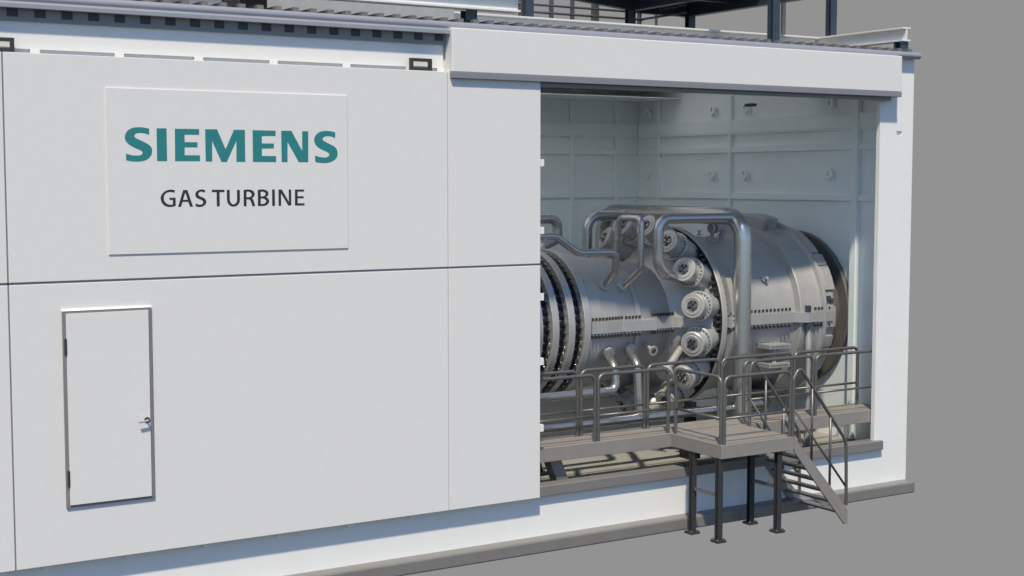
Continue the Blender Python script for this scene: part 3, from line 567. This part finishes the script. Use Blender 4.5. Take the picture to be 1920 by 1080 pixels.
# ================================================================== access platform
P = thing('access_platform', (4.78, -.35, G0), 'grey steel access platform on four legs in front of the open side', 'platform')
m = MB(); m.box(4.06, 5.505, -.93, .25, 1.445, 1.652); m.build('deck', M['deck'], P, bevel=.006)
m = MB(); m.box(4.12, 5.46, -.87, -.862, 1.6515, 1.655); m.box(4.125, 4.133, -.86, .2, 1.6515, 1.655); m.box(4.14, 5.46, -.30, -.294, 1.6515, 1.655); m.build('deck_seam', M['dark'], P)
for x in (4.085, 5.24):
    for y in (-.85, -.235):
        m = MB()
        m.box(x-.043, x+.043, y-.042, y-.031, .225, 1.4445); m.box(x-.043, x+.043, y+.031, y+.042, .225, 1.4445); m.box(x-.006, x+.006, y-.031, y+.031, .225, 1.4445)
        lg = m.build('leg', M['dark'], P)
        m = MB(); m.box(x-.085, x+.085, y-.085, y+.085, G0, .2245); bp = m.build('base_plate', M['dark'], lg)
        m = MB()
        for dx in (-.06, .06):
            for dy in (-.062, .062): m.lathe([(.2246, .013), (.25, .013), (.25, 0)], 8, Matrix.Translation((x+dx, y+dy, 0)), axis='z')
        m.build('anchor_bolts', M['shiny'], lg)
    m = MB(); m.box(x-.015, x+.015, -.805, -.28, .86, .91); m.build('brace', M['hand'], P)
rail_part(P, (4.092, .20, 0), (4.092, -.87, 0), 1.652, ZT, ZM)
rail_part(P, (4.13, -.9, 0), (5.42, -.9, 0), 1.652, ZT, ZM)

# ================================================================== stair
Q = thing('access_stair', (5.9, -.35, .15), 'narrow steel stair with tube handrails leading down from the platform', 'staircase')
for y in (-.93, .13):
    m = MB(); m.prism([(5.507, 1.625), (6.635, .38), (6.635, .155), (6.57, .155), (5.507, 1.40)], y, y+.035); m.build('stringer', M['deck'], Q, bevel=.003)
for i in range(7):
    z = 1.652-.1835*(i+1); x = 5.60+.152*i
    m = MB(); m.box(x-.075, x+.085, -.893, .128, z-.028, z); m.build('tread', M['hand'], Q, bevel=.006)
for y in (-.905, .15):
    m = MB()
    m.tube(fillet([(5.475 if y < 0 else 5.535, y, 1.6), (5.475 if y < 0 else 5.535, y, 2.53), (5.60, y, 2.71), (6.60, y, 1.47), (6.625, y, .45)], [.06, .07, .35], 8), .026, 14)
    h = m.build('handrail', M['hand'], Q)
    m = MB(); m.tube([(5.5 if y < 0 else 5.55, y, 2.06), (6.615, y, .74)], .018, 10); m.build('mid_rail', M['hand'], h)
    for x in (5.87, 6.26):
        zt = 2.71-(x-5.60)*1.24; zb = 1.625-(x-5.507)*1.1; m = MB(); m.tube([(x, y, zb), (x, y, zt)], .02, 10); m.build('baluster', M['hand'], h)

# ================================================================== steelwork on the roof
def ibeam(name, label, a, b, zb, h, w, t=.03, tw=.03, axis='x', mt='beam'):
    m = MB()
    for z0, z1, hw in ((zb, zb+t, w/2), (zb+h-t, zb+h, w/2), (zb+t, zb+h-t, tw/2)):
        if axis == 'x': m.box(a[0], b[0], a[1]-hw, a[1]+hw, z0, z1)
        else: m.box(a[0]-hw, a[0]+hw, a[1], b[1], z0, z1)
    ctr = ((a[0]+b[0])/2, (a[1]+b[1])/2, zb)
    o = m.build(name, M[mt], bevel=.004, loc=ctr); tag(o, label, 'steel beam', 'white beams on the roof'); return o
ibeam('roof_beam', 'long white steel beam along the front roof edge over the wall panels', (-9.4, .2), (1.225, .2), 7.876, .235, .19)
ibeam('roof_beam', 'low white steel beam lying behind the roof ribs over the whole roof length', (-9.4, 2.3), (8.84, 2.3), 7.87, .235, .19)
ibeam('roof_beam', 'short white steel beam pointing back from the roof corner', (8.94, .2), (8.94, 2.4), 7.87, .235, .185, axis='y')
def hcol(name, x, y, z0, z1, label, w=.17, group='dark posts under the roof beams', t=.02, parent=None):
    m = MB(); m.box(x-w/2, x+w/2, y-w/2, y-w/2+t, z0, z1); m.box(x-w/2, x+w/2, y+w/2-t, y+w/2, z0, z1); m.box(x-t/2, x+t/2, y-w/2+t, y+w/2-t, z0, z1)
    if parent: return m.build(name, M['steel'], parent)
    o = m.build(name, M['steel'], loc=(x, y, z0)); tag(o, label, 'steel post', group); return o
hcol('beam_post', .50, .3, 7.661, 7.875, 'short dark post under the front white roof beam')
hcol('beam_post', 8.93, .32, 7.661, 7.869, 'short dark post carrying the beam end at the roof corner')
for x, y in ((3.2, 2.3), (6.5, 2.3), (8.75, 2.3)):
    hcol('beam_post', x, y, 7.661, 7.869, 'short dark post under the white beam that lies across the roof', group='posts under the cross beam')
# raised canopy platform on dark columns
K = thing('canopy_platform', (6.8, 2.4, 7.66), 'dark steel platform raised on columns above the roof', 'platform')
for x, y, z0 in ((2.72, 2.3, 8.106), (6.12, 4.2, 7.661), (7.66, 4.4, 7.661), (6.06, .3, 7.661), (8.975, 2.03, 8.106)):
    hcol('column', x, y, z0, 8.88, '', .14, parent=K)
m = MB(); m.bar((6.22, 4.3, 8.74), (6.22, .12, 8.74), .16, .26); m.build('floor_beam', M['steel'], K)
m = MB(); m.bar((7.68, 4.6, 8.74), (7.68, .12, 8.74), .16, .26); m.build('floor_beam', M['steel'], K)
m = MB(); m.bar((6.30, 4.45, 8.73), (7.7, 4.5, 8.73), .12, .24); m.build('floor_beam', M['steel'], K)
m = MB(); m.bar((6.15, 4.22, 8.73), (2.9, 2.85, 8.73), .12, .24); m.build('floor_beam', M['steel'], K)
for y in (3.2, 2.0, .8):
    m = MB(); m.bar((6.3, y, 8.80), (7.6, y, 8.80), .1, .14); m.build('cross_beam', M['steel'], K)
m = MB(); m.prism([(3.9, 3.25), (6.1, 4.25), (6.1, 4.62), (7.85, 4.66), (7.85, 2.3), (5.4, 2.3), (3.9, 2.7)], 8.875, 8.93, 'xy'); m.build('floor_plate', M['steel'], K)
# roof railing far back
Rl = thing('roof_railing', (5.8, 5.0, 7.66), 'grey tube railing on the far side of the roof', 'railing')
for x in (4.28, 4.94, 5.40, 5.87, 5.95, 6.93):
    m = MB(); m.box(x-.03, x+.03, 4.985, 5.045, 7.661, 9.0); m.build('post', M['hand'], Rl)
for x0, y0, x1, y1 in ((3.0, 5.0, 7.0, 5.0), (6.93, 5.0, 6.93, 3.6)):
    for z in (8.565, 8.70, 8.99):
        m = MB(); m.tube([(x0, y0, z), (x1, y1, z)], .022, 10); m.build('rail', M['hand'], Rl)
m = MB(); m.box(7.30, 7.34, 4.985, 5.02, 7.661, 9.0); m.build('post', M['hand'], Rl)
m = MB(); m.tube([(8.26, 2.5, 7.661), (8.26, 2.5, 9.2)], .045, 16)
o = m.build('vent_pipe', M['hand'], loc=(8.26, 2.5, 7.66)); tag(o, 'slim grey upright pipe on the roof beside a dark column', 'pipe')
# equipment housings half hidden behind the roof edge
m = MB(); m.box(-2.15, .95, 1.5, 2.1, 7.745, 8.3)
o = m.build('roof_housing', M['housing'], bevel=.01, loc=(-.6, 1.8, 7.745)); tag(o, 'long pale housing on the roof behind the front beam', 'housing')
m = MB(); m.box(-2.62, -2.25, .8, 1.5, 7.745, 8.3)
o = m.build('roof_housing', M['black'], bevel=.01, loc=(-2.6, 1.2, 7.745)); tag(o, 'small black box on the roof at the left of the pale housing', 'housing')
m = MB(); m.box(-6.5, -3.3, 1.2, 2.0, 7.745, 8.3)
o = m.build('roof_housing', M['roof'], bevel=.01, loc=(-4.9, 1.6, 7.745)); tag(o, 'brown grey housing on the roof at the far left edge', 'housing')

# ================================================================== light
sun = bpy.data.lights.new('sun', 'SUN'); so = bpy.data.objects.new('sun', sun); COL.objects.link(so)
so.rotation_mode = 'QUATERNION'; so.rotation_quaternion = Vector((.64, 1, -1.85)).to_track_quat('-Z', 'Y')
sun.energy = 4.35; sun.angle = math.radians(2.5); sun.color = (1., .895, .70)
w = bpy.data.worlds.new('World'); SC.world = w; w.use_nodes = True
nt = w.node_tree; nt.nodes.clear()
out = nt.nodes.new('ShaderNodeOutputWorld'); 
bg = nt.nodes.new('ShaderNodeBackground'); bg.inputs['Color'].default_value = (.287, .287, .285, 1)
bs = nt.nodes.new('ShaderNodeBackground'); bs.inputs['Strength'].default_value = .12
sky = nt.nodes.new('ShaderNodeTexSky'); sky.sky_type = 'NISHITA'; sky.sun_disc = False
sky.sun_elevation = math.radians(57.3); sky.sun_rotation = math.radians(212.6)
# a plain grey backdrop stands behind the building (towards +Y); open sky over and in front of it, dull ground below
tc = nt.nodes.new('ShaderNodeTexCoord'); sp = nt.nodes.new('ShaderNodeSeparateXYZ'); nt.links.new(tc.outputs['Generated'], sp.inputs[0])
def ramp(sock, a, b):
    r = nt.nodes.new('ShaderNodeMapRange'); r.inputs['From Min'].default_value = a; r.inputs['From Max'].default_value = b
    nt.links.new(sock, r.inputs['Value']); return r.outputs[0]
def mth(op, a, b):
    n = nt.nodes.new('ShaderNodeMath'); n.operation = op
    for i, q in enumerate((a, b)):
        if isinstance(q, (int, float)): n.inputs[i].default_value = q
        else: nt.links.new(q, n.inputs[i])
    return n.outputs[0]
def mixs(f, a, b):
    n = nt.nodes.new('ShaderNodeMixShader'); nt.links.new(f, n.inputs[0]); nt.links.new(a, n.inputs[1]); nt.links.new(b, n.inputs[2]); return n.outputs[0]
sky.dust_density = .3; sky.ozone_density = 2.5
tint = nt.nodes.new('ShaderNodeMix'); tint.data_type = 'RGBA'; tint.blend_type = 'MULTIPLY'; tint.inputs[0].default_value = 1; tint.inputs[7].default_value = (.85, 1.0, 1.15, 1)
nt.links.new(sky.outputs[0], tint.inputs[6]); nt.links.new(tint.outputs[2], bs.inputs['Color'])
low = nt.nodes.new('ShaderNodeBackground'); low.inputs['Color'].default_value = (.13, .12, .112, 1)
upper = mixs(ramp(sp.outputs['Z'], -.01, .01), low.outputs[0], bs.outputs[0])
g = mth('MULTIPLY', mth('MULTIPLY', ramp(sp.outputs['Z'], .19, .15), ramp(sp.outputs['Z'], -.36, -.29)), ramp(sp.outputs['Y'], -.15, .05))
nt.links.new(mixs(g, upper, bg.outputs[0]), out.inputs['Surface'])

# ================================================================== camera
cam = bpy.data.cameras.new('camera'); co = bpy.data.objects.new('camera', cam); COL.objects.link(co)
co.location = (-9.393, -16.917, 5.556); co.rotation_euler = (math.radians(90-4.374), 0, math.radians(-31.6))
cam.lens = 50.0; cam.sensor_width = 36; cam.clip_end = 500
SC.camera = co
SC.view_settings.view_transform = 'Standard'; SC.view_settings.look = 'None'; SC.view_settings.exposure = 0; SC.view_settings.gamma = 1
SC.cycles.max_bounces = 8; SC.cycles.diffuse_bounces = 5; SC.cycles.use_denoising = True
